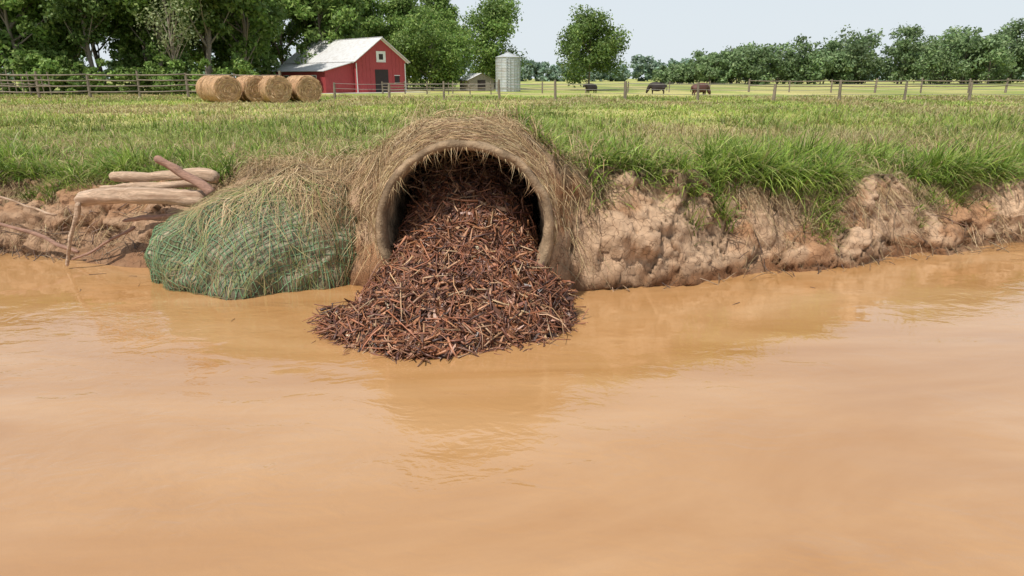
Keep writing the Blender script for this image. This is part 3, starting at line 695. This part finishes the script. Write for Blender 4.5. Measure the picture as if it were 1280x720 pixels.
# ---------------------------------------------------------------- silo + shed
M_galv=surfmat('galvanised_steel',(.46,.49,.50),.25,3,.5,.15,10,(1,1,4),metal=.2,dirt=(.40,.38,.35))
silo=empty('grain_silo',(-.45,82,.95))
prof=[]
for i in range(90):
    prof.append((1.38+.012*math.sin(i*math.pi/2),i*3.7/89))
prof+=[(1.45,3.7),(1.45,3.75),(.3,4.15),(.3,4.27),(.02,4.32)]
m_=40;V=[(r*math.cos(a*2*math.pi/m_),r*math.sin(a*2*math.pi/m_),z) for r,z in prof for a in range(m_)]
F=[(i*m_+j,i*m_+(j+1)%m_,(i+1)*m_+(j+1)%m_,(i+1)*m_+j) for i in range(len(prof)-1) for j in range(m_)]
poly('bin',V,F,M_galv,silo)
boxes('ladder',[(-.22,-.18,-1.52,-1.46,0,3.8),(.18,.22,-1.52,-1.46,0,3.8)]+[(-.18,.18,-1.51,-1.48,.3*k,.3*k+.04) for k in range(1,13)],M_galv,silo)
boxes('vertical_stiffeners',[(1.40*math.cos(a)-.02,1.40*math.cos(a)+.02,1.40*math.sin(a)-.02,1.40*math.sin(a)+.02,0,3.69) for a in np.arange(0,6.2,.52)],M_galv,silo)
shed=empty('tin_shed',(-3.6,84,.95),R(25))
poly('walls',[(-1.6,0,0),(1.6,0,0),(1.6,0,1.3),(0,0,2.0),(-1.6,0,1.3),(-1.6,3,0),(1.6,3,0),(1.6,3,1.3),(0,3,2.0),(-1.6,3,1.3)],[(0,1,2,3,4),(6,5,9,8,7),(1,6,7,2),(5,0,4,9)],surfmat('grey_boards',(.28,.24,.2)),shed)
poly('roof',[(-1.85,-.2,1.22),(0,-.2,2.03),(0,3.2,2.03),(-1.85,3.2,1.22),(1.85,-.2,1.22),(1.85,3.2,1.22)],[(0,1,2,3),(1,4,5,2)],M_roof,shed)
boxes('door',[(-.5,.5,-.02,-.004,0,1.25)],M_dark,shed)

# ---------------------------------------------------------------- hay bales
M_hay=surfmat('hay',(.50,.31,.17),.4,7,.95,1.0,30,(1,1,1))
def bale(x,y,rz,s=1):
    o=empty('round_hay_bale',(x,y,1.0),rz); r=.80*s;Lh=.62*s
    na=48; prof=[(0,-Lh)]+[(r*f,-Lh-.02*math.sin(f*40)) for f in np.linspace(.08,.92,14)]+[(r*.98,-Lh+.04)]+[(r*(1+.012*math.sin(q*30)),q) for q in np.linspace(-Lh+.08,Lh-.08,16)]+[(r*.98,Lh-.04),(r*.9,Lh),(0,Lh)]
    prof=np.array(prof); a=np.linspace(0,2*np.pi,na,endpoint=False)
    A_,RR=np.meshgrid(a,prof[:,0]); _,YY=np.meshgrid(a,prof[:,1])
    nz=1+.04*fbm(np.cos(A_)*3+x,np.sin(A_)*3,YY*4,130,3)
    Xb=RR*np.cos(A_)*nz; Zb=RR*np.sin(A_)*nz; Zb=np.maximum(Zb,-r*.93)
    V=np.stack([Xb,YY+.02*fbm(Xb*6,Zb*6,0,131,2),Zb+r*.93],-1).reshape(-1,3)
    k=len(prof);b=(np.arange(k-1)*na)[:,None];j=np.arange(na)[None];j2=(j+1)%na
    F=np.stack([b+j,b+j2,b+j2+na,b+j+na],-1).reshape(-1,4)
    obj_np('bale_body',V,F,None,(M_hay,),True,parent=o)
    n=1100; a=rng.uniform(0,2*np.pi,n); yy=rng.uniform(-Lh,Lh,n); endc=rng.random(n)<.45
    rr=np.where(endc,r*np.sqrt(rng.random(n)),r); yy=np.where(endc,-Lh-.01,yy)
    P=np.stack([rr*np.cos(a),yy,np.maximum(rr*np.sin(a),-r*.9)+r*.93],-1); t=np.stack([-np.sin(a),rng.normal(0,.3,n),np.cos(a)],-1)
    Ls=rng.uniform(.1,.35,n); s_=np.linspace(-.5,.5,3); outw=np.where(endc[:,None],[0,-1,0],np.stack([np.cos(a),0*a,np.sin(a)],-1))
    Pp=P[:,None]+t[:,None]*(Ls[:,None]*s_)[...,None]+outw[:,None]*.03
    q=ribbons(Pp,norm(np.cross(t,outw)),np.full(n,.018),pick([(.54,.35,.19),(.34,.20,.10),(.62,.44,.26)],n,.25),False,0)
    obj_np('loose_straw',*q[:2],q[2],(M_straw,),parent=o)
for x,y,rz in [(-17.2,42.6,R(38)),(-18.15,43.9,R(40)),(-19.1,45.2,R(36)),(-15.9,43.9,R(36)),(-16.8,45.2,R(38)),(-14.25,42.9,R(33)),(-15.1,44.2,R(35)),(-12.75,43.9,R(36)),(-13.6,45.2,R(36))]:
    bale(x,y,rz)

# ---------------------------------------------------------------- fences
M_post=surfmat('fence_wood',(.20,.16,.12),.4,5,.9,.4,20,(1,1,.3))
M_wire=surfmat('fence_wire',(.25,.23,.21),.2,5,.5,0)
def fence(name,pts,space,h,pr,rails,rr,mat_r,square=False):
    o=empty(name); TP=[];TR=[];WP=[];WR=[]
    pts=np.array(pts,float); prev=None
    for a,b in zip(pts[:-1],pts[1:]):
        Ld=np.linalg.norm(b-a); n=max(1,int(round(Ld/space)))
        for i in range(n+1):
            p=a+(b-a)*i/n; 
            if prev is not None and i==0: continue
            z=float(terr(p[:1],p[1:])[0]); hh=h*rr_.uniform(.92,1.12); lx=rr_.uniform(-.05,.05)
            TP.append([(p[0],p[1],z-.1),(p[0]+lx*.5,p[1],z+hh*.5),(p[0]+lx,p[1],z+hh)]); r_=pr*rr_.uniform(.8,1.3); TR.append([r_,r_*.95,r_*.85])
            if prev is not None:
                for f in rails:
                    s_=rr_.uniform(-.04,.04) if rr>.02 else 0
                    pm=(prev[0]+p)/2; zm=(prev[1]+z)/2
                    WP.append([(prev[0][0],prev[0][1]-.06,prev[1]+f*h+s_),(pm[0],pm[1]-.06,zm+f*h-.03),(p[0],p[1]-.06,z+f*h-s_)]); WR.append([rr]*3)
            prev=(p,z)
    q=tubes(np.array(TP),np.array(TR),np.zeros((len(TP),3)),4 if square else 8,False)
    obj_np('posts',q[0],q[1],None,(M_post,),parent=o)
    q=tubes(np.array(WP),np.array(WR),np.zeros((len(WP),3)),4,True); obj_np('rails',q[0],q[1],None,(mat_r,),parent=o)
fence('wire_fence',[(-12.5,50),(3.0,49),(17,46),(60,47)],4.3,1.2,.09,(.35,.6,.88),.014,M_wire)
fence('wooden_rail_fence',[(-60,52),(-34,51),(-17.5,54)],3.3,1.75,.09,(.25,.48,.7,.92),.05,M_post)
fence('picket_corral_fence',[(-60,57),(-37,57)],.55,1.8,.05,(.5,.9),.04,M_post)
fence('paddock_fence',[(26,78),(45,70),(90,72)],3.8,1.3,.09,(.5,.9),.05,M_post)
fence('pasture_fence',[(-6,72),(26,78)],4.5,1.1,.07,(.5,.85),.02,M_wire)
fence('barnyard_fence',[(-12,66),(-2,68)],2.2,1.1,.06,(.35,.6,.9),.035,M_post)

# ---------------------------------------------------------------- cattle
def cow(name,x,y,rz,colr,graze,sc=1.0):
    vs=[(-.75,0,.90,.40,.42),(-.35,0,.82,.46,.54),(.1,0,.79,.48,.58),(.5,0,.87,.42,.54),(.70,0,.96,.30,.40)]
    if graze: hd=[(.90,0,.80,.21,.26),(1.04,0,.56,.17,.19),(1.11,0,.38,.18,.18),(1.18,0,.2,.14,.13),(1.23,0,.09,.12,.10)]
    else: hd=[(.90,0,1.0,.21,.26),(1.05,0,1.05,.17,.19),(1.2,0,1.02,.18,.18),(1.34,0,.92,.14,.13),(1.42,0,.86,.12,.10)]
    vs+=hd; ed=[(i,i+1) for i in range(9)]
    for sx_ in (-1,1):
        b=len(vs); vs+=[(-.72,.19*sx_,.68,.21,.22),(-.60,.2*sx_,.44,.14,.14),(-.75,.2*sx_,.29,.09,.09),(-.72,.2*sx_,.1,.065,.065),(-.69,.2*sx_,.02,.08,.07)]; ed+=[(0,b),(b,b+1),(b+1,b+2),(b+2,b+3),(b+3,b+4)]
        b=len(vs); vs+=[(.52,.18*sx_,.56,.17,.18),(.53,.18*sx_,.31,.095,.095),(.52,.18*sx_,.1,.065,.065),(.55,.18*sx_,.02,.08,.07)]; ed+=[(3,b),(b,b+1),(b+1,b+2),(b+2,b+3)]
        b=len(vs); h=np.array(hd[2][:3]); vs+=[(h[0]-.08,.26*sx_,h[2]+.08,.06,.04)]; ed+=[(7,b)]
    b=len(vs); vs+=[(-1.02,0,.96,.05,.05),(-1.07,0,.62,.035,.035),(-1.07,0,.36,.07,.06)]; ed+=[(0,b),(b,b+1),(b+1,b+2)]
    me=bpy.data.meshes.new(name); me.from_pydata([v[:3] for v in vs],ed,[])
    o=link(bpy.data.objects.new(name,me)); o.location=(x,y,float(terr(np.array([x]),np.array([y]))[0])); o.rotation_euler=(0,0,rz); o.scale=(sc,sc,sc)
    md=o.modifiers.new('skin','SKIN'); sv=me.skin_vertices[0].data
    for i,v in enumerate(vs): sv[i].radius=(v[3],v[4])
    sv[0].use_root=True
    o.modifiers.new('sub','SUBSURF').render_levels=2
    me.materials.append(surfmat(name+'_hide',colr,.3,3,.7,.2))
cow('cow',8.0,72,R(215),(.02,.014,.012),False,.75)
cow('grazing_cow',14.1,69,R(170),(.022,.013,.012),True,.85)
cow('grazing_cow',16.4,62,R(15),(.10,.04,.03),True,.82)

# ---------------------------------------------------------------- world, sun, camera
s=Vector((-.42,-.50,1.15)).normalized()
el=math.asin(s.z); rot=math.atan2(s.x,s.y)
wd=bpy.data.worlds.new('World'); scene.world=wd; wd.use_nodes=True; nt=wd.node_tree; nt.nodes.clear()
sky=nt.nodes.new('ShaderNodeTexSky'); sky.sky_type='NISHITA'; sky.sun_disc=False; sky.sun_elevation=el; sky.sun_rotation=rot
sky.air_density=1.0; sky.dust_density=1.5; sky.ozone_density=1.0
# summer haze: the clear sky is washed towards white, most strongly near the horizon
g=N(nt,'ShaderNodeTexCoord'); sx=N(nt,'ShaderNodeSeparateXYZ'); nt.links.new(g.outputs['Generated'],sx.inputs[0])
hz=ramp(nt,sx.outputs['Z'],[(0,(.96,.96,.96)),(.12,(.88,.88,.88)),(.5,(.5,.5,.5))])
mx=mixc(nt,hz.outputs[0],sky.outputs[0],(6.4,6.95,7.4))
bg=nt.nodes.new('ShaderNodeBackground'); bg.inputs[1].default_value=.12; wo=nt.nodes.new('ShaderNodeOutputWorld')
nt.links.new(mx,bg.inputs[0]); nt.links.new(bg.outputs[0],wo.inputs[0])
sl=bpy.data.lights.new('sun','SUN'); sl.energy=4.5; sl.angle=R(.6); sl.color=(1,.95,.87)
so=link(bpy.data.objects.new('sun',sl)); so.rotation_euler=(-s).to_track_quat('-Z','Y').to_euler(); so.location=(0,0,50)
cam=bpy.data.cameras.new('camera'); cam.lens=24; cam.sensor_width=36; cam.clip_end=6000; cam.clip_start=.05
co_=link(bpy.data.objects.new('camera',cam)); co_.location=(0,0,2.4); co_.rotation_euler=(R(90-17.08),0,0)
scene.camera=co_
scene.view_settings.view_transform='Standard'; scene.view_settings.look='None'; scene.view_settings.exposure=0
